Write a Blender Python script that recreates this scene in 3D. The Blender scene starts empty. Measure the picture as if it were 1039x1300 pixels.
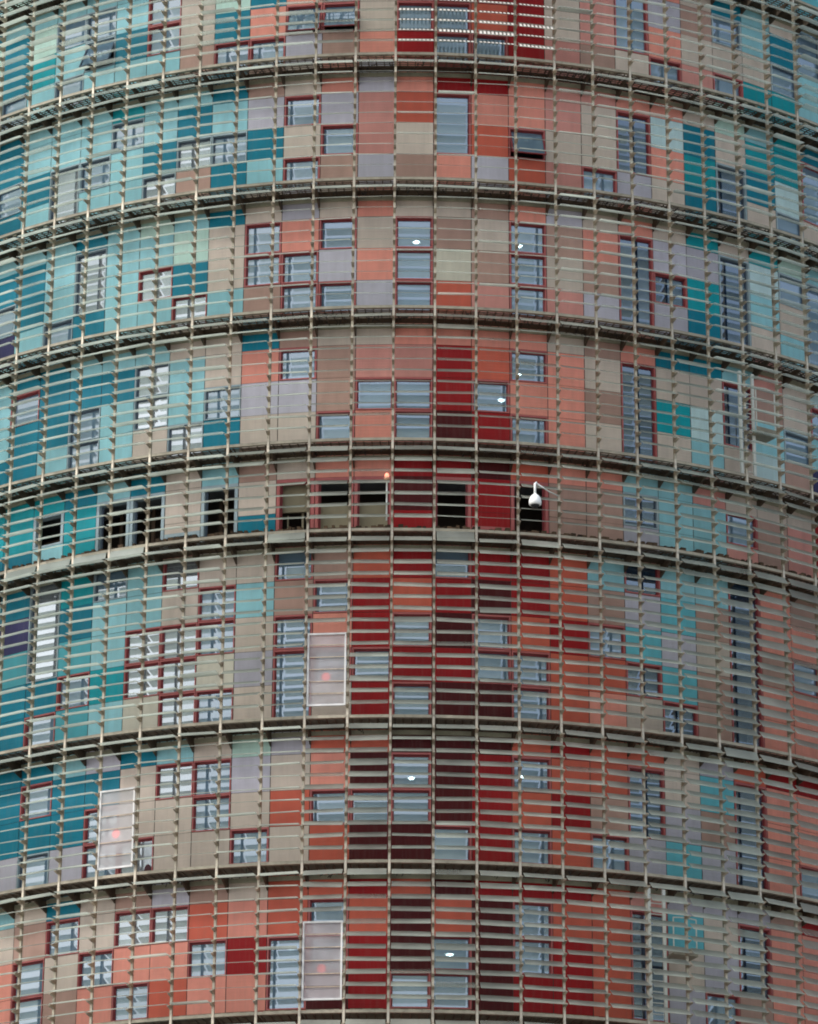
import bpy, math, random
from math import sin, cos, tan, atan2, asin, sqrt, pi, radians
from mathutils import Matrix, Vector

random.seed(11)
scene = bpy.context.scene
COL = scene.collection
GZ = 53.7                 # height of the reference walkway above the ground
RO = 20.0                 # radius of the post plane of the outer screen
RW = 18.9                 # radius of the coloured cladding
NB = 110
D = 2 * pi / NB
PH = -0.0175
ZB = 1.36                 # top of cladding row 0
K0, K1 = -20, 21          # bays that are built
VK0, VK1 = -13, 14        # bays the photo can see


# ------------------------------------------------------------------ helpers
def srgb(r, g, b, gain=1.0):
    def f(c):
        c /= 255.0
        return c / 12.92 if c <= 0.04045 else ((c + 0.055) / 1.055) ** 2.4
    return (min(f(r) * gain, 1), min(f(g) * gain, 1), min(f(b) * gain, 1), 1)


def cyl(rho, th, z):
    return (rho * sin(th), -rho * cos(th), z + GZ)


def TH(k):
    return PH + k * D


class MB:
    def __init__(self):
        self.v, self.f, self.m, self.t = [], [], [], []

    def quad(self, a, b, c, d, mi=0, tone=1.0):
        n = len(self.v)
        self.v += [a, b, c, d]
        self.f.append((n, n + 1, n + 2, n + 3))
        self.m.append(mi)
        self.t.append(tone)

    def hexa(self, p, mi=0, tone=1.0):
        """p: 8 points, 0-3 bottom loop, 4-7 top loop"""
        n = len(self.v)
        self.v += list(p)
        for q in ((3, 2, 1, 0), (4, 5, 6, 7), (0, 1, 5, 4), (1, 2, 6, 5), (2, 3, 7, 6), (3, 0, 4, 7)):
            self.f.append(tuple(n + i for i in q))
            self.m.append(mi)
            self.t.append(tone)

    def arc(self, r0, r1, t0, t1, z0, z1, mi=0, tone=1.0, n=1):
        """box between two radii, angles and heights (n straight pieces)"""
        for i in range(n):
            a = t0 + (t1 - t0) * i / n
            b = t0 + (t1 - t0) * (i + 1) / n
            self.hexa([cyl(r1, a, z0), cyl(r1, b, z0), cyl(r0, b, z0), cyl(r0, a, z0),
                       cyl(r1, a, z1), cyl(r1, b, z1), cyl(r0, b, z1), cyl(r0, a, z1)], mi, tone)

    def tube(self, pts, r, seg=6, mi=0, tone=1.0, cap=True):
        pts = [Vector(p) for p in pts]
        rr = r if isinstance(r, (list, tuple)) else [r] * len(pts)
        base = len(self.v)
        for i, p in enumerate(pts):
            d = (pts[min(i + 1, len(pts) - 1)] - pts[max(i - 1, 0)]).normalized()
            u = d.orthogonal().normalized() if abs(d.z) < 0.9 else Vector((1, 0, 0))
            u = (u - d * u.dot(d)).normalized()
            w = d.cross(u)
            for s in range(seg):
                a = 2 * pi * s / seg
                self.v.append(tuple(p + (u * cos(a) + w * sin(a)) * rr[i]))
        for i in range(len(pts) - 1):
            for s in range(seg):
                a = base + i * seg + s
                b = base + i * seg + (s + 1) % seg
                self.f.append((a, b, b + seg, a + seg))
                self.m.append(mi)
                self.t.append(tone)
        if cap:
            self.f.append(tuple(base + s for s in range(seg))[::-1])
            self.f.append(tuple(base + (len(pts) - 1) * seg + s for s in range(seg)))
            self.m += [mi, mi]
            self.t += [tone, tone]

    def build(self, name, mats, parent=None, loc=(0, 0, 0), smooth=False):
        me = bpy.data.meshes.new(name)
        L = Vector(loc)
        me.from_pydata([tuple(Vector(v) - L) for v in self.v], [], self.f)
        for m in (mats if isinstance(mats, (list, tuple)) else [mats]):
            me.materials.append(m)
        me.polygons.foreach_set('material_index', self.m)
        at = me.attributes.new('tone', 'FLOAT', 'FACE')
        at.data.foreach_set('value', self.t)
        if smooth:
            me.polygons.foreach_set('use_smooth', [True] * len(self.f))
        me.update()
        o = bpy.data.objects.new(name, me)
        COL.objects.link(o)
        if parent is not None:
            o.parent = parent
            o.location = L - (Vector(parent.location) if parent.parent is None else Vector((0, 0, 0)))
        else:
            o.location = L
        return o


def tag(o, label=None, cat=None, group=None, kind=None):
    if label: o['label'] = label
    if cat: o['category'] = cat
    if group: o['group'] = group
    if kind: o['kind'] = kind
    return o


def empty(name, loc=(0, 0, 0)):
    o = bpy.data.objects.new(name, None)
    o.location = loc
    o.empty_display_size = 0.3
    COL.objects.link(o)
    return o


# ---------------------------------------------------------------- materials
def nodes(name):
    m = bpy.data.materials.new(name)
    m.use_nodes = True
    nt = m.node_tree
    return m, nt, nt.nodes['Principled BSDF'], nt.nodes['Material Output']


def paint(name, col, rough=0.5, metal=0.0, vary=0.14, ribs=False, spec=0.4, grime=0.0):
    m, nt, p, out = nodes(name)
    N, Lk = nt.nodes, nt.links
    p.inputs['Roughness'].default_value = rough
    p.inputs['Metallic'].default_value = metal
    p.inputs['Specular IOR Level'].default_value = spec
    at = N.new('ShaderNodeAttribute'); at.attribute_name = 'tone'
    tc = N.new('ShaderNodeTexCoord')
    mp = N.new('ShaderNodeMapping'); mp.inputs['Scale'].default_value = (2.2, 2.2, 0.7)
    no = N.new('ShaderNodeTexNoise'); no.inputs['Scale'].default_value = 1.3; no.inputs['Detail'].default_value = 5
    Lk.new(tc.outputs['Object'], mp.inputs['Vector']); Lk.new(mp.outputs[0], no.inputs['Vector'])
    mr = N.new('ShaderNodeMapRange')
    mr.inputs['From Min'].default_value = 0.3; mr.inputs['From Max'].default_value = 0.7
    mr.inputs['To Min'].default_value = 1 - vary; mr.inputs['To Max'].default_value = 1 + vary * 0.6
    Lk.new(no.outputs['Fac'], mr.inputs['Value'])
    mu = N.new('ShaderNodeMath'); mu.operation = 'MULTIPLY'
    Lk.new(mr.outputs[0], mu.inputs[0]); Lk.new(at.outputs['Fac'], mu.inputs[1])
    vm = N.new('ShaderNodeVectorMath'); vm.operation = 'SCALE'
    vm.inputs[0].default_value = col[:3]
    Lk.new(mu.outputs[0], vm.inputs['Scale'])
    src = vm.outputs[0]
    if ribs:
        ms = N.new('ShaderNodeMapping'); ms.inputs['Scale'].default_value = (7, 7, .5)
        n3 = N.new('ShaderNodeTexNoise'); n3.inputs['Scale'].default_value = 2.0; n3.inputs['Detail'].default_value = 6
        Lk.new(tc.outputs['Object'], ms.inputs['Vector']); Lk.new(ms.outputs[0], n3.inputs['Vector'])
        r3 = N.new('ShaderNodeMapRange'); r3.inputs['From Min'].default_value = .48; r3.inputs['From Max'].default_value = .8
        r3.inputs['To Max'].default_value = .13
        Lk.new(n3.outputs['Fac'], r3.inputs['Value'])
        m3 = N.new('ShaderNodeMix'); m3.data_type = 'RGBA'; m3.inputs[7].default_value = (.20, .18, .15, 1)
        Lk.new(r3.outputs[0], m3.inputs[0]); Lk.new(src, m3.inputs[6])
        src = m3.outputs[2]
    if grime:
        n2 = N.new('ShaderNodeTexNoise'); n2.inputs['Scale'].default_value = 9; n2.inputs['Detail'].default_value = 6
        Lk.new(tc.outputs['Object'], n2.inputs['Vector'])
        r2 = N.new('ShaderNodeMapRange'); r2.inputs['From Min'].default_value = 0.5; r2.inputs['From Max'].default_value = 0.75
        r2.inputs['To Max'].default_value = grime
        Lk.new(n2.outputs['Fac'], r2.inputs['Value'])
        mx = N.new('ShaderNodeMix'); mx.data_type = 'RGBA'
        mx.inputs[7].default_value = (0.06, 0.045, 0.03, 1)
        Lk.new(r2.outputs[0], mx.inputs[0]); Lk.new(src, mx.inputs[6])
        src = mx.outputs[2]
    Lk.new(src, p.inputs['Base Color'])
    if ribs:
        wv = N.new('ShaderNodeTexWave'); wv.bands_direction = 'Z'; wv.inputs['Scale'].default_value = 3.4
        wv.inputs['Distortion'].default_value = 0.0
        bp = N.new('ShaderNodeBump'); bp.inputs['Strength'].default_value = 0.07; bp.inputs['Distance'].default_value = 0.02
        Lk.new(tc.outputs['Object'], wv.inputs['Vector'])
        Lk.new(wv.outputs['Fac'], bp.inputs['Height'])
        Lk.new(bp.outputs['Normal'], p.inputs['Normal'])
    return m


PAL = {
    'T': (4, 102, 122), 'C': (8, 130, 140), 'K': (64, 136, 146), 'L': (124, 170, 178), 'M': (156, 182, 172),
    'Q': (88, 158, 170), 'A': (166, 188, 190), 'V': (160, 156, 166), 'B': (174, 160, 149), 'G': (178, 172, 158),
    'U': (152, 122, 111), 'P': (178, 122, 114), 'S': (196, 126, 112), 'O': (172, 82, 65), 'R': (130, 18, 22),
    'D': (66, 11, 14), 'N': (44, 42, 80)}
PN = {'T': 'deep_teal', 'C': 'bright_teal', 'K': 'mid_teal', 'L': 'light_blue', 'M': 'mint', 'Q': 'aqua', 'A': 'ice_blue',
      'V': 'lavender_grey', 'B': 'beige', 'G': 'pale_grey_beige', 'U': 'taupe', 'P': 'dusty_pink', 'S': 'salmon',
      'O': 'orange_red', 'R': 'red', 'D': 'maroon', 'N': 'navy'}
PK = list(PAL)
PI_ = {c: i for i, c in enumerate(PK)}
CG = 1.5
M = {}
pal_mats = [paint('cladding_' + PN[c], srgb(*PAL[c], CG), 0.5, vary=0.10, ribs=True, spec=0.2) for c in PK]
M['joint'] = paint('dark_joint', srgb(70, 62, 58), 0.8)
M['red_frame'] = paint('red_window_frame', srgb(186, 100, 98), 0.45)
M['dark_red'] = paint('dark_red_sash', srgb(138, 56, 62), 0.45)
M['pale_frame'] = paint('pale_window_frame', srgb(168, 186, 194), 0.45)
M['dark_sash'] = paint('dark_window_sash', srgb(84, 96, 112), 0.45)
M['post'] = paint('post_metal', srgb(194, 182, 163), 0.42, metal=0.25, vary=0.2, grime=0.6)
M['bracket'] = paint('bracket_metal', srgb(178, 160, 138), 0.55, metal=0.2, vary=0.25, grime=0.5)
M['post_back'] = paint('post_back_shade', srgb(44, 42, 42), 0.6)  # shade painted on the backs of the posts
M['rail'] = paint('rail_metal', srgb(160, 150, 131), 0.45, metal=0.1, vary=0.2, grime=0.35)
M['band'] = paint('flashing_metal', srgb(172, 168, 146), 0.5, metal=0.0, vary=0.14, grime=0.2)
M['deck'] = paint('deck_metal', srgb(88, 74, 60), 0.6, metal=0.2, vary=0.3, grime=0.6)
M['soffit'] = paint('soffit_metal', srgb(70, 62, 56), 0.7, vary=0.3)
M['toe'] = paint('toe_board', srgb(176, 164, 138), 0.55, vary=0.2, grime=0.5)
M['cable'] = paint('cable_black', srgb(40, 34, 30), 0.6)
M['rubble'] = paint('weathered_trim', srgb(92, 72, 56), 0.8, vary=0.4)
M['core'] = paint('interior_concrete', srgb(120, 118, 114), 0.8)
M['plant'] = paint('plant_room_dark_backing', srgb(66, 56, 48), 0.9)
M['plenum'] = paint('plant_room_casing', srgb(158, 148, 122), 0.6)
M['white'] = paint('white_paint', srgb(232, 232, 228), 0.35, vary=0.06)
M['door_frame'] = paint('access_frame', srgb(206, 204, 200), .4, vary=.15, grime=.15)
M['ladder'] = paint('galvanised', srgb(226, 226, 218), 0.4, metal=0.1, vary=0.12)
M['dome'] = paint('dome_cover', srgb(30, 32, 34), 0.1)
M['ceiling'] = paint('ceiling_tiles', srgb(150, 155, 160), 0.8)


def slat_mat(name, fac, col, frit=False):
    m, nt, p, out = nodes(name)
    N, Lk = nt.nodes, nt.links
    p.inputs['Base Color'].default_value = col
    p.inputs['Roughness'].default_value = 0.28
    p.inputs['Specular IOR Level'].default_value = 0.55
    tr = N.new('ShaderNodeBsdfTransparent'); tr.inputs['Color'].default_value = (0.90, 0.93, 0.90, 1)
    mx = N.new('ShaderNodeMixShader')
    tc = N.new('ShaderNodeTexCoord')
    no = N.new('ShaderNodeTexNoise'); no.inputs['Scale'].default_value = 0.9; no.inputs['Detail'].default_value = 4
    Lk.new(tc.outputs['Object'], no.inputs['Vector'])
    at = N.new('ShaderNodeAttribute'); at.attribute_name = 'tone'
    mr = N.new('ShaderNodeMapRange'); mr.inputs['From Min'].default_value = 0.3; mr.inputs['From Max'].default_value = 0.7
    mr.inputs['To Min'].default_value = 0.72; mr.inputs['To Max'].default_value = 1.12
    Lk.new(no.outputs['Fac'], mr.inputs['Value'])
    mu = N.new('ShaderNodeMath'); mu.operation = 'MULTIPLY'
    Lk.new(mr.outputs[0], mu.inputs[0]); Lk.new(at.outputs['Fac'], mu.inputs[1])
    vm = N.new('ShaderNodeVectorMath'); vm.operation = 'SCALE'; vm.inputs[0].default_value = col[:3]
    Lk.new(mu.outputs[0], vm.inputs['Scale'])
    Lk.new(vm.outputs[0], p.inputs['Base Color'])
    mx.inputs[0].default_value = fac
    tl = N.new('ShaderNodeBsdfTranslucent'); Lk.new(vm.outputs[0], tl.inputs['Color'])
    m2 = N.new('ShaderNodeMixShader'); m2.inputs[0].default_value = 0.72
    Lk.new(p.outputs[0], m2.inputs[1]); Lk.new(tl.outputs[0], m2.inputs[2])
    Lk.new(tr.outputs[0], mx.inputs[1]); Lk.new(m2.outputs[0], mx.inputs[2])
    Lk.new(mx.outputs[0], out.inputs['Surface'])
    return m


M['slat'] = slat_mat('louvre_glass', 0.66, srgb(208, 212, 203))
M['slat_clear'] = slat_mat('louvre_glass_clear', 0.36, srgb(210, 214, 205))
M['dot'] = paint('frit_dot', srgb(226, 220, 210), 0.4, vary=0.05)
M['door_glass'] = slat_mat('access_panel_glass', 0.52, srgb(250, 246, 248))


def pane_mat(name, dcol, dfac, gfac):
    m, nt, p, out = nodes(name)
    N, Lk = nt.nodes, nt.links
    N.remove(p)
    gl = N.new('ShaderNodeBsdfGlossy'); gl.inputs['Roughness'].default_value = 0.02
    gl.inputs['Color'].default_value = (0.80, 0.86, 0.9, 1)
    tr = N.new('ShaderNodeBsdfTransparent'); tr.inputs['Color'].default_value = (0.52, 0.64, 0.70, 1)
    mx = N.new('ShaderNodeMixShader'); mx.inputs[0].default_value = gfac
    df = N.new('ShaderNodeBsdfDiffuse'); df.inputs['Color'].default_value = dcol  # diffuse share paints the reflected sky into the glass
    m2 = N.new('ShaderNodeMixShader'); m2.inputs[0].default_value = dfac
    Lk.new(tr.outputs[0], m2.inputs[1]); Lk.new(df.outputs[0], m2.inputs[2])
    tc = N.new('ShaderNodeTexCoord')
    no = N.new('ShaderNodeTexNoise'); no.inputs['Scale'].default_value = 0.8; no.inputs['Detail'].default_value = 1
    bp = N.new('ShaderNodeBump'); bp.inputs['Strength'].default_value = 0.06; bp.inputs['Distance'].default_value = 0.05
    Lk.new(tc.outputs['Object'], no.inputs['Vector']); Lk.new(no.outputs['Fac'], bp.inputs['Height'])
    Lk.new(bp.outputs[0], gl.inputs['Normal'])
    Lk.new(m2.outputs[0], mx.inputs[1]); Lk.new(gl.outputs[0], mx.inputs[2])
    Lk.new(mx.outputs[0], out.inputs['Surface'])
    return m


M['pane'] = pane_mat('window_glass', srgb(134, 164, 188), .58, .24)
M['pane_pale'] = pane_mat('window_glass_pale_sky', srgb(172, 180, 188), .50, .36)  # left panes: bright sky reflection painted as a pale diffuse colour
M['pane_deep'] = pane_mat('window_glass_blue_sky', srgb(66, 98, 142), .16, .22)  # right panes: darker blue sky reflection painted into the glass colour


def emit(name, col, s):
    m, nt, p, out = nodes(name)
    p.inputs['Base Color'].default_value = col
    p.inputs['Emission Color'].default_value = col
    p.inputs['Emission Strength'].default_value = s
    return m


M['lamp'] = emit('lamp_diffuser', (1, 0.93, 0.80, 1), 26.0)
M['lamp_dim'] = emit('lamp_diffuser_dim', (1, 0.93, 0.80, 1), 2.5)
M['beacon'] = emit('beacon_lens', (1.0, 0.28, 0.18, 1), 0.9)
M['red_dot'] = paint('red_disc_paint', srgb(236, 92, 84), 0.5, vary=0.05)
M['dark_dot'] = paint('dark_red_disc_paint', srgb(70, 14, 30), 0.5, vary=0.05)

# ------------------------------------------------------- the cladding pattern
ROWS = {
    -3: 'LLLLLwBLSwwBwwRRPSwSBTLBz',
    -2: 'TMzzLwBMTSwBwwRRBPwVUzLTz',
    -1: 'TCLzTwBTSwwBwwORBPwSBBBzL',
    0: 'zLzLLLUwwVUSRwwRPUBwPwCCL',
    1: 'TLLLCLLTUBSVSRRSPPSSBMLCT',
    2: 'TLLLzLTLVwVPOwSSPBwATBCCw',
    3: 'zTzzLTzzTBwPBwOwBBwSCzTAw',
    4: 'TLzLLzUTLwUVUSVOPwVBTzBzB',
    5: 'LLLTLMLTBVBSBBUSVBSBCBCML',
    6: 'TTLzLLMBwSwBwUBwUSwVVzAzz',
    7: 'zTLzLwTBwwVSwGUwBUwwCzLBz',
    8: 'NLzTLLwLUwwVwOPwPVwVTzBLz',
    9: 'LTTLLLBBTUBBSSSSBUSTTLPBA',
    10: 'LwTTTzLBSwUPPROwSBwBBwUBw',
    11: 'LTTzLzLzVVUwwRwSSUwCAwLzL',
    12: 'TTLzLBzTBBwSwDRwSBwBLBAUN',
    13: 'CCCTLTBLUBSSRRDOSSLLPBBBR',
    14: 'CCXCXXBXBXXXDXRXUUzLLwUPR',
    15: 'TTLCXXxXTXXXRXxXUUVLLPUPS',
    16: 'LTzCzLwBBwUORwRROLwLLwSUS',
    17: 'LNzTLLBwLUwRORDROUVQUwSSS',
    18: 'TKzKLwwwBwSRwDwORwQVBwUww',
    19: 'TTTwCwwGVwwwRRwwOOwQUwSSS',
    20: 'TTwKLGwwBwBRwDDwOSBwUwSSS',
    21: 'LTTLVTLBMVOODDDOROOBVORRS',
    22: 'TTwTTBwwVBSDwDRwOOwBQwSSS',
    23: 'TTTTwBBwBOwwwDRORUwVUwSSS',
    24: 'VVzVwwBBwBODDwRwOwVQVwSwS',
    25: 'BLBTBUVUBOORODRRROPVVVURS',
    26: 'BBUwBwwOSOwODODwOOwQBwSSS',
    27: 'SSwBwSSwRwwRDwDwROwBVwSSS',
    28: 'SSwUSwOSSwDRwwDRROwVwUSSS',
}
for r_, s_ in ROWS.items():
    assert len(s_) == 25, (r_, len(s_))
FILL_L = 'TLLKCLTLMA'
FILL_L2 = 'TLKCBVSUL'
FILL_R = 'CLTABLMQ'
FILL_R2 = 'SSPOSRUS'
FILL_C = 'ORDSROUBD'


def cell(r, k):
    if r in ROWS and -12 <= k <= 12:
        return ROWS[r][k + 12]
    if k < -4:
        return random.choice(FILL_L if r < 21 else FILL_L2)
    if k > 5:
        return random.choice(FILL_R if r < 13 else FILL_R2)
    return random.choice('SBUPVwRB' if r < 0 else FILL_C)


RMIN, RMAX = -8, 33
GRID = {(r, k): cell(r, k) for r in range(RMIN, RMAX) for k in range(K0, K1)}
for (r, k), c in list(GRID.items()):                # a window nobody could see stays a panel
    if c in 'wzXx' and not (VK0 <= k < VK1 and -4 <= r <= 29):
        GRID[(r, k)] = 'B'

# the tower and its storeys: walkway levels and the rows each storey wall carries
STOREYS = [(8.0, -8, -4), (4.0, -4, 0), (0.0, 0, 1)]
STOREYS = [
    # (walkway level at the foot of the storey, first row, last row + 1, tilt table of the louvres)
    (4.0, -8, -3, (4, 4, -3, 3, 4)),
    (0.0, -3, 1, (3.6, 3.0, -3.4, 2.4, 3.4)),
    (-4.0, 1, 5, (2.9, 1.8, 1.3, 2.0, 3.2)),
    (-8.0, 5, 9, (2.9, 1.8, 1.5, 2.2, 3.2)),
    (-12.0, 9, 13, (2.9, 2.0, -3.0, -2.6, 3.2)),
    (-12.0 - 8 / 3, 13, 16, (2.8, -2.8, -4.0, -4.0, -4.4)),
    (-20.0, 16, 21, (3.0, -3.0, -4.6, -4.8, -6.2)),
    (-24.0, 21, 25, (1.6, 1.6, -5.0, -5.6, -6.5)),
    (-28.0, 25, 29, (1.6, 1.6, -5.9, -5.6, -6.3)),
    (-32.0, 29, 33, (2.0, 2.0, -6.4, -6.0, -6.8)),
]
tower = empty('round_tower', (0, 0, 0))
tag(tower, 'tall round tower clad in teal, beige, salmon and red panels behind glass louvres', 'tower')

# core, floors
b = MB()
n = 64
b.tube([(0, 0, 0), (0, 0, GZ + 14)], 11.0, 96)
b.build('concrete_core', M['core'], tower)
# the shaft below and above what the photo shows
b = MB()
zt = ZB - RMAX
while zt > -GZ + 0.5:
    for k in range(0, NB):
        b.arc(RW - 0.05, RW + random.uniform(0.002, 0.012), TH(k) + 0.0005, TH(k + 1) - 0.0005, zt - 0.99, zt, PI_[random.choice('RODSPUBTLC')],
              random.uniform(0.9, 1.1))
    zt -= 1.0
b.build('lower_cladding', pal_mats, tower)
b = MB()
for r in range(RMIN, RMAX):
    z1 = ZB - r
    for k in range(0, NB):
        kk = k if k < K1 else k - NB
        if K0 <= kk < K1 or (r not in (RMIN,) and False):
            continue
        b.arc(RW - 0.05, RW + random.uniform(0.002, 0.012), TH(k) + 0.0005, TH(k + 1) - 0.0005, z1 - 0.995, z1 - 0.005,
              PI_[random.choice('RODSPUBTLC')], random.uniform(0.9, 1.1))
b.build('rear_cladding', pal_mats, tower)

for zr, ra, rb, _ in STOREYS:
    b = MB()
    b.arc(11.02, RW - 0.16, TH(K0), TH(K1), zr - 0.28, zr - 0.02, 0, n=K1 - K0)
    b.build('floor_slab', M['ceiling'], tower)
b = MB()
b.arc(16.9, 17.0, TH(K0), TH(K1), -14.90, -12.3, 0, n=K1 - K0)  # dark backing added so the openings stay black inside
b.build('plant_room_dark_backing', M['plant'], tower)

# ---- walls, one per storey, with openings where windows sit
G = 0.0006
for zr, ra, rb, _ in STOREYS:
    b = MB()
    for r in range(ra, rb):
        z1, z0 = ZB - r, ZB - r - 1
        for k in range(K0, K1):
            c = GRID[(r, k)]
            t0, t1 = TH(k), TH(k + 1)
            if c in 'wzX':
                continue
            if c == 'x':
                # low opening under a panel
                cc = 'B' if k < 0 else 'R'
                zt_ = z1 - 0.42 if k > 0 else z1 - 0.30
                b.arc(RW - 0.04, RW, t0, t1, zt_, z1, len(PK), 1)
                b.arc(RW + 0.0005, RW + 0.008, t0 + G, t1 - G, zt_ + 0.006, z1 - 0.006, PI_[cc], 1)
                continue
            b.arc(RW - 0.04, RW, t0, t1, z0, z1, len(PK), 1)
            tone = random.uniform(0.90, 1.10)
            b.arc(RW + 0.0005, RW + random.uniform(0.006, 0.016), t0 + G, t1 - G, z0 + 0.006, z1 - 0.006, PI_[c], tone)
    b.arc(RW - .20, RW - .04, TH(K0), TH(K1), ZB - rb, ZB - rb + .03, len(PK), 1, n=K1 - K0)
    b.build('cladding_wall', pal_mats + [M['joint']], tower)

# ---- windows
wins = []           # (k, row_top, nrows, kind)
done = set()
TALL1 = {(2, 1), (27, -3), (19, -3), (16, -10), (3, -10), (6, -9)}
for (r, k), c in sorted(GRID.items()):
    if c not in 'wz' or (r, k) in done:
        continue
    m_ = 1
    if k >= 6 or (r, k) in TALL1:
        while GRID.get((r + m_, k)) == c and not any(r + m_ == s[1] for s in STOREYS):
            m_ += 1
    for i in range(m_):
        done.add((r + i, k))
    wins.append((k, r, m_, c))


OPEN = {(3, 3): .42, (-1, -2): .42, (-1, -3): .30, (-1, -9): .42, (27, 1): .14, (19, 2): .14, (-2, 1): .2}


def row_lim(r):
    """lowest row edge kept clear of the storey joint"""
    return ZB - r


def window_geo(k, r, m_, c, fr, pn, pmi=0, tilt=0.0):
    z1, z0 = ZB - r, ZB - r - m_
    t0, t1 = TH(k), TH(k + 1)
    red = c == 'w'
    A, Bm = 0, 1
    ws = (0.050 if k > -5 else 0.036) / RW
    top, bot = (0.055, 0.04) if k > -5 else (.042, .03)
    ri, ro = RW - 0.15, RW + 0.022
    # outer frame
    fr.arc(ri, ro, t0 + G, t0 + ws, z0 + .004, z1 - .004, A)
    fr.arc(ri, ro, t1 - ws, t1 - G, z0 + .004, z1 - .004, A)
    fr.arc(ri, ro - .003, t0 + ws, t1 - ws, z1 - top, z1 - .004, A)
    fr.arc(ri, ro + .012, t0 + ws, t1 - ws, z0 + .004, z0 + bot, A)
    # sash
    s2 = 0.035 / RW
    rs, rt = RW - 0.13, RW - 0.07
    a0, a1, b0, b1 = t0 + ws, t1 - ws, z0 + bot, z1 - top
    op = OPEN.get((r, k), 0.0)

    def bar(c0, c1, za, zb, q0, q1):
        oa, ob = op * (b1 - za) / (b1 - b0), op * (b1 - zb) / (b1 - b0)
        fr.hexa([cyl(q1 + oa, c0, za), cyl(q1 + oa, c1, za), cyl(q0 + oa, c1, za), cyl(q0 + oa, c0, za),
                 cyl(q1 + ob, c0, zb), cyl(q1 + ob, c1, zb), cyl(q0 + ob, c1, zb), cyl(q0 + ob, c0, zb)], Bm)
    bar(a0, a0 + s2, b0, b1, rs, rt)
    bar(a1 - s2, a1, b0, b1, rs, rt)
    bar(a0 + s2, a1 - s2, b1 - 0.04, b1, rs, rt - .003)
    bar(a0 + s2, a1 - s2, b0, b0 + 0.03, rs, rt - .003)
    if op:                                  # stays that hold the sash out
        for c0 in (a0 + s2 * .5, a1 - s2 * .5):
            fr.tube([cyl(RW - .1, c0, b0 + .25), cyl(RW - .08 + op * .9, c0, b0 + .06)], .012, 6, Bm)
    # pane with a slight individual lean, as every pane sits a little differently
    lean = random.uniform(-0.004, 0.004)
    tw = random.uniform(-0.004, 0.004)
    P = []
    for (th, z, sx, sz) in ((a0 + s2, b0 + .03, -1, -1), (a1 - s2, b0 + .03, 1, -1), (a1 - s2, b1 - .04, 1, 1), (a0 + s2, b1 - .04, -1, 1)):
        P.append((th, z, RW - 0.105 + sx * tw + sz * lean + (op * (.96 if sz < 0 else .04))))
    pn.hexa([cyl(p[2], p[0], p[1]) for p in (P[0], P[1])] + [cyl(p[2] - .012, p[0], p[1]) for p in (P[1], P[0])] +
            [cyl(p[2], p[0], p[1]) for p in (P[3], P[2])] + [cyl(p[2] - .012, p[0], p[1]) for p in (P[2], P[3])], pmi)
    return (t0 + t1) / 2, z0


def vis_area(k, r, m_):
    th = TH(k + .5)
    inside = max(0.0, min(1.0, (13.2 - abs(k + .5)) / 2.0))
    rr = r + m_ / 2.0
    inside *= 1 if 1 <= rr <= 28 else (0.6 if -1 <= rr < 1 else 0.25)
    return cos(th) * m_ * inside


wins.sort(key=lambda w: -vis_area(*w[:3]))
fm = {'w': [M['red_frame'], M['dark_red']], 'z': [M['pale_frame'], M['dark_sash']]}
rest = MB()
for i, (k, r, m_, c) in enumerate(wins):
    if i < 99:
        fr, pn = MB(), MB()
        th, z0 = window_geo(k, r, m_, c, fr, pn)
        w = empty('window', cyl(RW, th, z0))
        w.parent = tower
        # children hold world geometry relative to the window's own place
        L = w.location.copy()
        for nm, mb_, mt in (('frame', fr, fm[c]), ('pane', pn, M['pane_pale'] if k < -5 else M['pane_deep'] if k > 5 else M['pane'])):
            o = mb_.build(nm, mt, None, L)
            o.parent = w
            o.location = (0, 0, 0)
    else:
        fr = MB()
        window_geo(k, r, m_, c, fr, fr, 2)
        off = len(rest.v)
        rest.v += fr.v
        rest.f += [tuple(off + q for q in f) for f in fr.f]
        rest.m += [q + (0 if c == 'w' else 3) if q != 2 else 2 for q in fr.m]
        rest.t += fr.t
if rest.f:
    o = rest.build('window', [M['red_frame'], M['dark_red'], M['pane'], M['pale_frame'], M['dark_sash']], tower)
    o['kind'] = 'stuff'
print('windows', len(wins))

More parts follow.
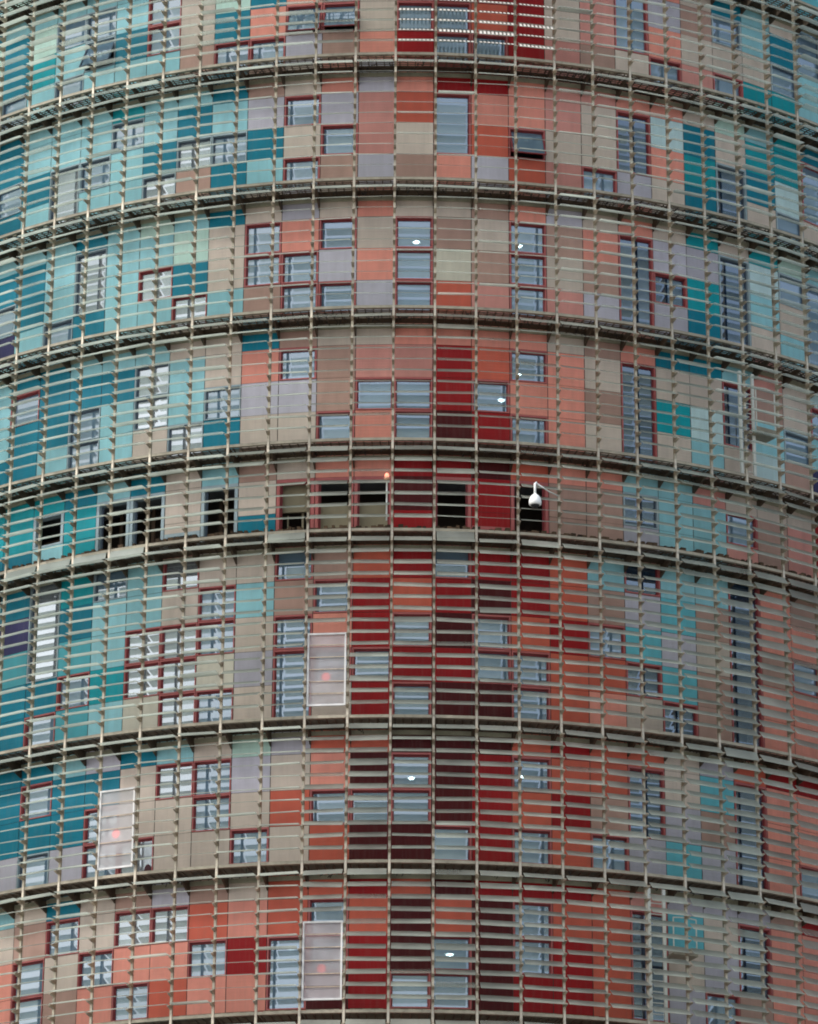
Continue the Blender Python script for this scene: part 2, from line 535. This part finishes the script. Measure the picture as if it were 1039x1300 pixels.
# ---- open frames of the service storey
for k in range(VK0, VK1):
    top = None
    for r in (14, 15):
        if GRID[(r, k)] in 'Xx':
            top = r if top is None else top
    if top is None:
        continue
    full = GRID[(top, k)] == 'X'
    if top == 15 and GRID[(15, k)] == 'X':
        z1 = ZB - 15
    elif full:
        z1 = ZB - 14
    else:
        z1 = ZB - 15 - (0.42 if k > 0 else 0.30)
    z0 = ZB - 16 if GRID[(15, k)] in 'Xx' else ZB - 15
    if not full:
        z1 += 0.42 if k > 0 else 0.30
        z1 -= 0.42 if k > 0 else 0.30
    t0, t1 = TH(k), TH(k + 1)
    ws = 0.10 / RW
    b = MB()
    b.arc(RW - .2, RW + .025, t0 + G, t0 + ws, z0, z1 - .004, 0)
    b.arc(RW - .2, RW + .025, t1 - ws, t1 - G, z0, z1 - .004, 0)
    b.arc(RW - .2, RW + .021, t0 + ws, t1 - ws, z1 - .10, z1 - .004, 0)
    b.arc(RW - .2, RW + .021, t0 + ws, t1 - ws, z0, z0 + .06, 0)
    b.arc(RW - .17, RW - .12, t0 + ws, t0 + ws * 1.5, z0 + .06, z1 - .10, 1)
    b.arc(RW - .17, RW - .12, t1 - ws * 1.5, t1 - ws, z0 + .06, z1 - .10, 1)
    so = b.build('service_opening', fm['w'] if k >= -3 else fm['z'], tower)
    if k in (-3, -2, -1):
        b = MB()
        if k == -3:
            b.arc(RW - .40, RW - .33, t0 + .002, t1 - .002, z1 - .85, z1 + .2, 0)
            b.arc(RW - .5, RW - .44, t0 + .012, t0 + .014, z0, z1 - .9, 0)
            b.arc(RW - .5, RW - .44, t0 + .034, t0 + .037, z0, z1 - .8, 0)
        else:
            b.arc(RW - .36, RW - .30, t0 + .002, t1 - .002, z0 - .1, z1 - .72, 0)
            b.arc(RW - 1.1, RW - 1.0, t0 - .02, t1 + .02, z1 - .66, z1 - .5, 0)
        b.build('casing', M['plenum'], so)
    elif k < -4:
        b = MB()
        b.arc(RW - .8, RW - .7, t0 - .01, t1 + .01, z0, z0 + .5, 0)
        b.arc(RW - 1.0, RW - .95, t0 + .010, t0 + .016, z0, z1, 0)
        b.build('casing', M['rubble'], so)

# ---- walkways
for si, (zr, ra, rb, _) in enumerate(STOREYS):
    mech = abs(zr + 12 + 8 / 3) < .01
    dk, rl, bd, cb, toe, brk = MB(), MB(), MB(), MB(), MB(), MB()
    for k in range(K0, K1):
        t0, t1 = TH(k), TH(k + 1)
        # grating bars: concentric flats and cross flats with gaps between them
        nb_ = 9
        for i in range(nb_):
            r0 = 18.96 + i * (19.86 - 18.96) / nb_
            wdt = 0.09 if i < 3 else 0.018  # inner flats widened to draw the dark shadow line along the wall
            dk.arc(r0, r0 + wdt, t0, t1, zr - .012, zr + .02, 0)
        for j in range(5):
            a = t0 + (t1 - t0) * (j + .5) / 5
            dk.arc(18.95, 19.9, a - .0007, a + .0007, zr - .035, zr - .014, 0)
        # outer beam, lower rail
        rl.arc(19.93, 20.02, t0 + .002, t1 - .002, zr - .035, zr + .045, 0, random.uniform(.9, 1.05))
        # wall flashing
        bd.arc(RW + .02, RW + .075, t0, t1, zr - .15, zr - .03, 0, random.uniform(.93, 1.05))
        # toe board pieces, with clips
        a, c_ = t0 + D * .12, t0 + D * .88
        toe.arc(19.72, 19.745, a, c_, zr + .06, zr + .135, 0, random.uniform(.8, 1.1))
        for q in (.26, .62):
            q += random.uniform(-.04, .04)
            toe.arc(19.75, 19.80, t0 + D * q, t0 + D * (q + .17), zr + .05, zr + .11, 1)
        if mech:
            toe.arc(19.80, 19.83, t0 + .003, t1 - .003, zr + .052, zr + .10, 2, .8)
            for q in range(11):
                qq = (q + random.random()) / 11.8
                h = random.uniform(.05, .16)
                toe.arc(19.6 + random.random() * .15, 19.84 + random.random() * .05, t0 + D * qq, t0 + D * (qq + random.uniform(.06, .14)), zr + .053, zr + .06 + h, 2,
                        random.uniform(.4, 1.6))
        # bracket plate under the deck
        w = .0011
        dk.hexa([cyl(19.92, t0 - w, zr - .05), cyl(19.92, t0 + w, zr - .05), cyl(18.94, t0 + w, zr - .40), cyl(18.94, t0 - w, zr - .40),
                  cyl(19.92, t0 - w, zr - .013), cyl(19.92, t0 + w, zr - .013), cyl(18.94, t0 + w, zr - .013), cyl(18.94, t0 - w, zr - .013)])
        # loose cables slung under the deck
        if not mech and si < 8:
            for q in range(random.choice((3, 4, 5)) if si < 6 else 2):
                u = t0 + D * random.uniform(.08, .85)
                r_ = random.uniform(19.2, 19.85)
                pts = []
                for s in range(random.choice((4, 5, 6))):
                    pts.append(cyl(r_, u, zr - .03 - abs(sin(s * 1.4 + q)) * random.uniform(.08, .20)))
                    u += random.choice((1, 1, -1)) * D * random.uniform(.02, .07)
                    r_ += random.uniform(-.05, .05)
                dk.tube(pts, .013, 4, 1)
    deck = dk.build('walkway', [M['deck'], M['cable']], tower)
    bd.build('flashing', M['band'], deck)
    rl.build('edge_beam', M['rail'], deck)
    toe.build('toe_board', [M['toe'], M['cable'], M['rubble']], deck)

# ---- posts of the outer screen
CAMZ = -52.0975
CAMD = 112.108
SLATS = []          # every slat: storey, bay, height
for si, (zr, ra, rb, tb) in enumerate(STOREYS):
    ztop = STOREYS[si - 1][0] if si else zr + 4
    nn = int(round((ztop - zr) * 3))
    for j in range(1, nn):
        SLATS.append((si, ztop - j / 3.0))
levels = sorted(set(round(z, 3) for _, z in SLATS))
for k in range(K0, K1 + 1):
    # one toothed bar: the teeth are the arms that carry the slat ends
    t, w = TH(k), .0016
    prof = [(20.035, -32.3, 0)]
    for z in levels:
        h = random.uniform(-.012, .012)
        prof += [(20.035, z - .10, 0), (20.25, z - .070 + h, 1), (20.26, z - .05 + h, 1), (20.06, z + .02, 1), (20.035, z + .035, 0)]
    prof.append((20.035, 8.0, 0))
    b = MB()
    for i, (r_, z, q) in enumerate(prof):
        b.v += [cyl(19.96, t - w, z), cyl(r_, t - w, z), cyl(r_, t + w, z), cyl(19.96, t + w, z)]
        if i:
            o = 4 * (i - 1)
            mi = 1 if q or prof[i - 1][2] else 0
            for s0 in range(4):
                s1 = (s0 + 1) % 4
                b.f.append((o + s0, o + s1, o + 4 + s1, o + 4 + s0)); b.m.append(2 if s0 == 3 else (mi if s0 in (0, 2) else 0))  # back face coloured dark, so posts mirror as silhouettes in the panes
                b.t.append(random.uniform(.8, 1.1))
    b.f += [(0, 3, 2, 1), tuple(len(b.v) - 4 + q for q in range(4))]
    b.m += [0, 0]; b.t += [1, 1]
    b.build('post', [M['post'], M['bracket'], M['post_back']], tower)

# ---- glass louvres, one screen per storey; each slat has its own tilt
DOORS = [(-2, -17.66, -19.72), (-7, -21.62, -23.82), (-2, -25.62, -27.72)]
W = 0.30


def zone(k):
    return 0 if k <= -5 else 1 if k <= -3 else 2 if k <= 3 else 3 if k <= 7 else 4


WIDE = {(5, k) for k in (1, -3, -7, -8, -9, -10, -12)}
for si, (zr, ra, rb, tb) in enumerate(STOREYS):
    b = MB()
    zs = [z for s, z in SLATS if s == si]
    bias = {k: random.gauss(0, .45) for k in range(K0, K1)}
    for k in range(K0, K1):
        t0, t1 = TH(k) + .0032, TH(k + 1) - .0032
        tm = (t0 + t1) / 2
        for z in zs:
            if any(k == dk_ and zb_ - .1 < z < zt_ + .1 for dk_, zt_, zb_ in DOORS):
                continue
            first = z > max(zs) - .01
            e = atan2(z - CAMZ, CAMD - 20 * cos(tm))
            px = tb[zone(k)]
            if si == 4 and 0 <= k <= 3 and GRID.get((int(ZB - z), k), 'B') in 'wPSB':
                px = -2.2
            if si == 5 and k in (1, 3, 2) and z < -13.4:
                px = -1.8
            sg = 1 if px > 0 else -1
            px = abs(px) + bias[k] + random.gauss(0, .35)
            if random.random() < .07:
                px += 1.8
            if si <= 2 and -1 <= k <= 4 and random.random() < .05:
                px += 3
            px = max(.9, px)
            if first:
                px = max(px, 3.4)
            A, B_ = sin(e), cos(tm) * cos(e)
            Mg = sqrt(A * A + B_ * B_)
            ph = atan2(A, B_)
            tt = min(.85, (px - .8) / (45.0 * W) / Mg)
            a = ph + asin(tt) if sg < 0 else ph - asin(tt)
            w2 = W / 2
            if (si, k) in WIDE and z < min(zs) + .02:
                pass
            rc = 20.205
            dx, dz = w2 * cos(a), w2 * sin(a)
            tx, tz = .007 * sin(a), .007 * cos(a)
            ri, zi, ro, zo = rc - dx, z + dz, rc + dx, z - dz
            jz = random.gauss(0, .006)
            clear = 1 if random.random() < (.75 if si <= 3 else .5 if si == 4 else .08) else 0
            b.hexa([cyl(ro - tx, t0, zo - tz + jz), cyl(ro - tx, t1, zo - tz - jz), cyl(ri - tx, t1, zi - tz - jz), cyl(ri - tx, t0, zi - tz + jz),
                    cyl(ro + tx, t0, zo + tz + jz), cyl(ro + tx, t1, zo + tz - jz), cyl(ri + tx, t1, zi + tz - jz), cyl(ri + tx, t0, zi + tz + jz)],
                   clear, random.uniform(.82, 1.12))
            if si == 1 and 0 <= k <= 4:            # printed white dots along these slats
                for q in range(9):
                    qa = t0 + (t1 - t0) * (q + .25) / 9
                    qb = t0 + (t1 - t0) * (q + .78) / 9
                    e1, e2 = .004, .05
                    p = lambda th, f: cyl(ro + tx * 1.6 + (ri - ro) * f, th, zo + tz * 1.6 + (zi - zo) * f)
                    b.hexa([p(qa, .02), p(qb, .02), p(qb, .62), p(qa, .62)] + [tuple(Vector(x) + Vector((0, 0, .006))) for x in (p(qa, .02), p(qb, .02), p(qb, .62), p(qa, .62))], 2)
    if si == 5:
        for s_, k in WIDE:
            t0, t1 = TH(k) + .0032, TH(k + 1) - .0032
            b.hexa([cyl(20.12, t0, zr - .25), cyl(20.12, t1, zr - .25), cyl(20.10, t1, zr - .25), cyl(20.10, t0, zr - .25),
                    cyl(20.06, t0, zr - .05), cyl(20.06, t1, zr - .05), cyl(20.05, t1, zr - .05), cyl(20.05, t0, zr - .05)], 0, 1.1)
    b.build('louvre_screen', [M['slat'], M['slat_clear'], M['dot']], tower)

# ---- hinged access panels in the screen, each with a red disc
for k, zt_, zb_ in DOORS:
    t0, t1 = TH(k) + .0032, TH(k + 1) - .0022
    z1, z0 = zt_, zb_
    b = MB()
    ws = .045 / 20
    b.arc(20.06, 20.115, t0, t0 + ws, z0, z1, 0)
    b.arc(20.06, 20.115, t1 - ws, t1, z0, z1, 0)
    b.arc(20.06, 20.112, t0 + ws, t1 - ws, z1 - .05, z1, 0)
    b.arc(20.06, 20.112, t0 + ws, t1 - ws, z0, z0 + .05, 0)
    for i in range(1, 6):
        zz = z0 + (z1 - z0) * i / 6
        b.arc(20.098, 20.106, t0 + ws, t1 - ws, zz - .011, zz + .011, 1)
    ap = b.build('access_panel', [M['door_frame'], M['bracket']], tower)
    g = MB()
    for i in range(6):
        za, zb2 = z0 + .05 + (z1 - z0 - .1) * i / 6, z0 + .05 + (z1 - z0 - .1) * (i + 1) / 6
        g.hexa([cyl(20.098, t0 + ws, za), cyl(20.098, t1 - ws, za), cyl(20.09, t1 - ws, za), cyl(20.09, t0 + ws, za),
                cyl(20.070, t0 + ws, zb2 - .004), cyl(20.070, t1 - ws, zb2 - .004), cyl(20.062, t1 - ws, zb2 - .004), cyl(20.062, t0 + ws, zb2 - .004)], 0, random.uniform(.9, 1.1))
    g.build('glass', M['door_glass'], ap)
    d_ = MB()
    tm, zc = (t0 + t1) / 2 - .001, z0 + (z1 - z0) * (.40 if k == -2 else .44)
    ring = [(tm + .115 / 20 * cos(2 * pi * i / 20), zc + .125 * sin(2 * pi * i / 20)) for i in range(20)]
    n0 = len(d_.v)
    d_.v += [cyl(20.056, a, z) for a, z in ring] + [cyl(20.050, a, z) for a, z in ring]
    d_.f.append(tuple(range(20))); d_.f.append(tuple(range(39, 19, -1)))
    d_.m += [0, 0]; d_.t += [1, 1]
    for i in range(20):
        d_.f.append((i, 20 + i, 20 + (i + 1) % 20, (i + 1) % 20)); d_.m.append(0); d_.t.append(1)
    d_.build('red_disc', M['red_dot'], ap)

# ---- dark disc on the window beside the left access panel
d_ = MB()
tm, zc = TH(-7) + D * .82, -23.55
ring = [(tm + .10 / 18.8 * cos(2 * pi * i / 20), zc + .17 * sin(2 * pi * i / 20)) for i in range(20)]
d_.v += [cyl(18.83, a, z) for a, z in ring] + [cyl(18.815, a, z) for a, z in ring]
d_.f.append(tuple(range(20))); d_.f.append(tuple(range(39, 19, -1)))
d_.m += [0, 0]; d_.t += [1, 1]
for i in range(20):
    d_.f.append((i, 20 + i, 20 + (i + 1) % 20, (i + 1) % 20)); d_.m.append(0); d_.t.append(1)
d_.build('window_sticker', M['dark_dot'], tower)


# ---------------------------------------------------------- things on the tower
def lathe(mb, c, prof, seg=20, mi=0):
    c = Vector(c)
    n0 = len(mb.v)
    for (r, z) in prof:
        for s in range(seg):
            a = 2 * pi * s / seg
            mb.v.append((c.x + r * cos(a), c.y + r * sin(a), c.z + z))
    for i in range(len(prof) - 1):
        for s in range(seg):
            a, b2 = n0 + i * seg + s, n0 + i * seg + (s + 1) % seg
            mb.f.append((a, b2, b2 + seg, a + seg)); mb.m.append(mi); mb.t.append(1)
    mb.f.append(tuple(n0 + s for s in range(seg))[::-1]); mb.m.append(mi); mb.t.append(1)
    mb.f.append(tuple(n0 + (len(prof) - 1) * seg + s for s in range(seg))); mb.m.append(mi); mb.t.append(1)


def thing(name, loc, label, cat, group=None):
    o = empty(name, loc)
    return tag(o, label, cat, group)


def sub(name, mb, mat, parent, smooth=False):
    o = mb.build(name, mat, None, parent.location, smooth)
    o.parent = parent
    o.location = (0, 0, 0)
    return o


# security camera on its bent arm
base = cyl(20.42, .1733, -13.42)
cam_o = thing('security_camera', base, 'white dome security camera hanging from a thin bent arm before a dark opening', 'camera')
b = MB()
p0 = cyl(20.06, TH(4) - .001, -13.50)
pa = cyl(20.40, .1757, -13.33)
p1 = cyl(20.42, .1748, -13.31)
b.tube([p0, cyl(20.2, .195, -13.45), pa], .020, 8)
b.tube([tuple(Vector(p1) + Vector((.02, 0, .0))), tuple(Vector(base) + Vector((0, 0, .07))), tuple(Vector(base) + Vector((0, 0, -.26)))], .034, 10)
sub('arm', b, M['white'], cam_o, True)
b = MB()
lathe(b, Vector(base) + Vector((0, 0, -.56)), [(.14, 0), (.165, .02), (.172, .09), (.166, .16), (.14, .23), (.095, .285), (.05, .32), (.036, .35)], 24)
sub('housing', b, M['white'], cam_o, True)
b = MB()
lathe(b, Vector(base) + Vector((0, 0, -.64)), [(.02, 0), (.08, .02), (.11, .05), (.125, .08)], 24)
sub('dome', b, M['dome'], cam_o, True)

# warning beacon
base = cyl(20.12, -.0248, -14.45)
bc = thing('warning_beacon', base, 'small orange red beacon lamp on a thin white pole by a post', 'beacon')
b = MB()
lathe(b, base, [(.022, 0), (.022, 1.18)], 10)
sub('pole', b, M['white'], bc, True)
b = MB()
lathe(b, Vector(base) + Vector((0, 0, 1.18)), [(.05, 0), (.075, .03), (.075, .07), (.05, .09)], 16)
sub('collar', b, paint('beacon_collar', srgb(214, 160, 130), .5), bc, True)
b = MB()
lathe(b, Vector(base) + Vector((0, 0, 1.27)), [(.055, 0), (.06, .04), (.05, .09), (.02, .12)], 16)
sub('lens', b, M['beacon'], bc, True)

# ceiling lamps seen through the panes
LAMPS = [(.0168, 16.71, -4.28, 'lit round ceiling lamp glowing through the upper middle window, left of two at its level', 0.094),
         (.1957, 16.82, -4.28, 'lit round ceiling lamp in the upper window right of centre, beside a post', 0.086),
         (.1899, 14.75, -8.28, 'lit round ceiling lamp low in the window right of the tall red panels', 0.094),
         (.1969, 16.63, -8.28, 'faint small ceiling lamp at the foot of a red framed window', 0.058),
         (.0142, 15.85, -20.28, 'lit round ceiling lamp in the window between two maroon panels, lower middle', 0.094),
         (.199, 16.36, -20.28, 'lit round ceiling lamp in the lower window right of the bright red column', 0.086),
         (.1074, 12.36, -24.28, 'lit round ceiling lamp in the slightly open window near the bottom', 0.101),
         (-.2375, 13.12, -24.28, 'dim ceiling lamp in the tall window left of the lowest access panel', 0.101)]
for th, rho, z, lab, rad in LAMPS:
    c = cyl(rho, th, z - .08)
    lp = thing('ceiling_lamp', c, lab, 'lamp', 'ceiling lamps behind the windows')
    b = MB()
    lathe(b, Vector(c) + Vector((0, 0, .012)), [(rad + .03, 0), (rad + .03, .05), (rad, .068)], 20)
    sub('housing', b, M['white'], lp)
    b = MB()
    lathe(b, Vector(c) + Vector((0, 0, -.03)), [(rad * .5, 0), (rad * .85, .015), (rad, .041)], 20)
    sub('diffuser', b, M['lamp_dim'] if 'dim' in lab else M['lamp'], lp, True)


# maintenance ladders with a small caged platform
def ladder(name, label, tl, tr, ztop, zbot, rho, bt0, bt1, zp, hoop):
    base = cyl(rho, (tl + tr) / 2, zbot)
    o = thing(name, base, label, 'ladder', None)
    for t in (tl, tr):
        b = MB()
        b.arc(rho - .03, rho + .03, t - .0022, t + .0022, zbot, ztop, 0)
        sub('rail', b, M['ladder'], o)
    z = zbot + .25
    while z < ztop - .1:
        b = MB()
        b.tube([cyl(rho, tl + .0022, z), cyl(rho, tr - .0022, z)], .014, 6)
        sub('rung', b, M['ladder'], o)
        z += .30
    b = MB()
    b.arc(rho - .25, rho + .28, bt0, bt1, zp - .06, zp, 0)
    b.arc(rho + .26, rho + .285, bt0, bt1, zp + .002, zp + .13, 0)
    sub('platform', b, M['rail'], o)
    b = MB()
    for t in (bt0 + .001, bt1 - .001):
        b.tube([cyl(rho + .24, t, zp), cyl(rho + .24, t, zp + hoop)], .018, 8)
    b.tube([cyl(rho + .24, bt0 + .001, zp + hoop), cyl(rho + .26, (bt0 + bt1) / 2, zp + hoop + .02), cyl(rho + .24, bt1 - .001, zp + hoop)], .018, 8)
    b.tube([cyl(rho + .24, bt0 + .001, zp + hoop * .5), cyl(rho + .24, bt1 - .001, zp + hoop * .5)], .012, 8)
    sub('guard_rail', b, M['ladder'], o)


ladder('maintenance_ladder', 'pale maintenance ladder with caged platform before dark blue glazing, lower right',
       .3400, .3620, -24.2, -27.85, 19.5, .3690, .4050, -25.95, .95)
ladder('maintenance_ladder', 'pale maintenance ladder and platform before a dark red framed window, right edge',
       .5065, .5290, -8.55, -11.85, 19.5, .5250, .5600, -10.40, 1.35)

# ----------------------------------------------------------------- the ground
b = MB()
S = 4000
b.quad((-S, -S, 0), (S, -S, 0), (S, S, 0), (-S, S, 0))
gm, nt, p, out = nodes('paving')
tc = nt.nodes.new('ShaderNodeTexCoord')
br_ = nt.nodes.new('ShaderNodeTexBrick'); br_.inputs['Scale'].default_value = 0.8
br_.inputs['Color1'].default_value = (.22, .21, .19, 1); br_.inputs['Color2'].default_value = (.18, .17, .16, 1)
br_.inputs['Mortar'].default_value = (.1, .1, .09, 1)
nt.links.new(tc.outputs['Object'], br_.inputs['Vector'])
nt.links.new(br_.outputs['Color'], p.inputs['Base Color'])
p.inputs['Roughness'].default_value = .8
g = b.build('ground', gm)
tag(g, 'grey paved ground round the foot of the tower', 'ground', kind='structure')

# -------------------------------------------------------------- light and sky
SUN_AZ = radians(-118)       # towards the left and a little behind the viewer
SUN_EL = radians(42)
w = bpy.data.worlds.new('World')
scene.world = w
w.use_nodes = True
nt = w.node_tree
bg = nt.nodes['Background']
sky = nt.nodes.new('ShaderNodeTexSky')
sky.sky_type = 'NISHITA'
sky.sun_disc = False
sky.sun_elevation = SUN_EL
sdir = Vector((sin(SUN_AZ) * cos(SUN_EL), cos(SUN_AZ) * cos(SUN_EL), sin(SUN_EL)))
sky.sun_rotation = SUN_AZ
sky.air_density = 1.0
sky.dust_density = 2.5
hs = nt.nodes.new('ShaderNodeHueSaturation'); hs.inputs['Saturation'].default_value = 0.75
nt.links.new(sky.outputs[0], hs.inputs['Color'])
# thin broken overcast
tc = nt.nodes.new('ShaderNodeTexCoord')
mp = nt.nodes.new('ShaderNodeMapping'); mp.inputs['Scale'].default_value = (1, 1, 2.6)
no = nt.nodes.new('ShaderNodeTexNoise'); no.inputs['Scale'].default_value = 2.2; no.inputs['Detail'].default_value = 7
nt.links.new(tc.outputs['Generated'], mp.inputs[0]); nt.links.new(mp.outputs[0], no.inputs['Vector'])
cr = nt.nodes.new('ShaderNodeMapRange'); cr.inputs['From Min'].default_value = .36; cr.inputs['From Max'].default_value = .64
cr.inputs['To Min'].default_value = .3; cr.inputs['To Max'].default_value = .9
nt.links.new(no.outputs['Fac'], cr.inputs['Value'])
mx = nt.nodes.new('ShaderNodeMix'); mx.data_type = 'RGBA'
mx.inputs[7].default_value = (5.4, 5.5, 5.5, 1)
sx = nt.nodes.new('ShaderNodeSeparateXYZ'); nt.links.new(tc.outputs['Generated'], sx.inputs[0])
gx = nt.nodes.new('ShaderNodeMapRange'); gx.inputs['From Min'].default_value = -.8; gx.inputs['From Max'].default_value = .7
gx.inputs['To Min'].default_value = 1.15; gx.inputs['To Max'].default_value = .12
nt.links.new(sx.outputs['X'], gx.inputs['Value'])
ml = nt.nodes.new('ShaderNodeMath'); ml.operation = 'MULTIPLY'; ml.use_clamp = True
nt.links.new(cr.outputs[0], ml.inputs[0]); nt.links.new(gx.outputs[0], ml.inputs[1])
nt.links.new(ml.outputs[0], mx.inputs[0]); nt.links.new(hs.outputs[0], mx.inputs[6])
nt.links.new(mx.outputs[2], bg.inputs['Color'])
bg.inputs['Strength'].default_value = 0.14

sl = bpy.data.lights.new('sun', 'SUN')
sl.energy = 1.4
sl.angle = radians(20)
sl.color = (1, .98, .95)
so = bpy.data.objects.new('sun', sl)
so.rotation_euler = sdir.to_track_quat('Z', 'Y').to_euler()
COL.objects.link(so)

# ------------------------------------------------------------------- camera
cd = bpy.data.cameras.new('camera')
co = bpy.data.objects.new('camera', cd)
COL.objects.link(co)
yaw, pit, roll = .001174, .390757, .006013
F = Vector((sin(yaw) * cos(pit), cos(yaw) * cos(pit), sin(pit)))
R = Vector((cos(yaw), -sin(yaw), 0))
U = R.cross(F)
X = R * cos(roll) + U * sin(roll)
Y = U * cos(roll) - R * sin(roll)
Z = -F
mt = Matrix(((X.x, Y.x, Z.x, 0), (X.y, Y.y, Z.y, -CAMD), (X.z, Y.z, Z.z, CAMZ + GZ), (0, 0, 0, 1)))
co.matrix_world = mt
cd.sensor_fit = 'HORIZONTAL'
cd.sensor_width = 36
cd.lens = 36 * 4672.7 / 1039
cd.clip_start = 1
cd.clip_end = 9000
scene.camera = co
scene.view_settings.view_transform = 'Standard'
scene.view_settings.look = 'None'
scene.view_settings.exposure = 1.1
scene.view_settings.gamma = 1.0
scene.cycles.filter_width = 1.9
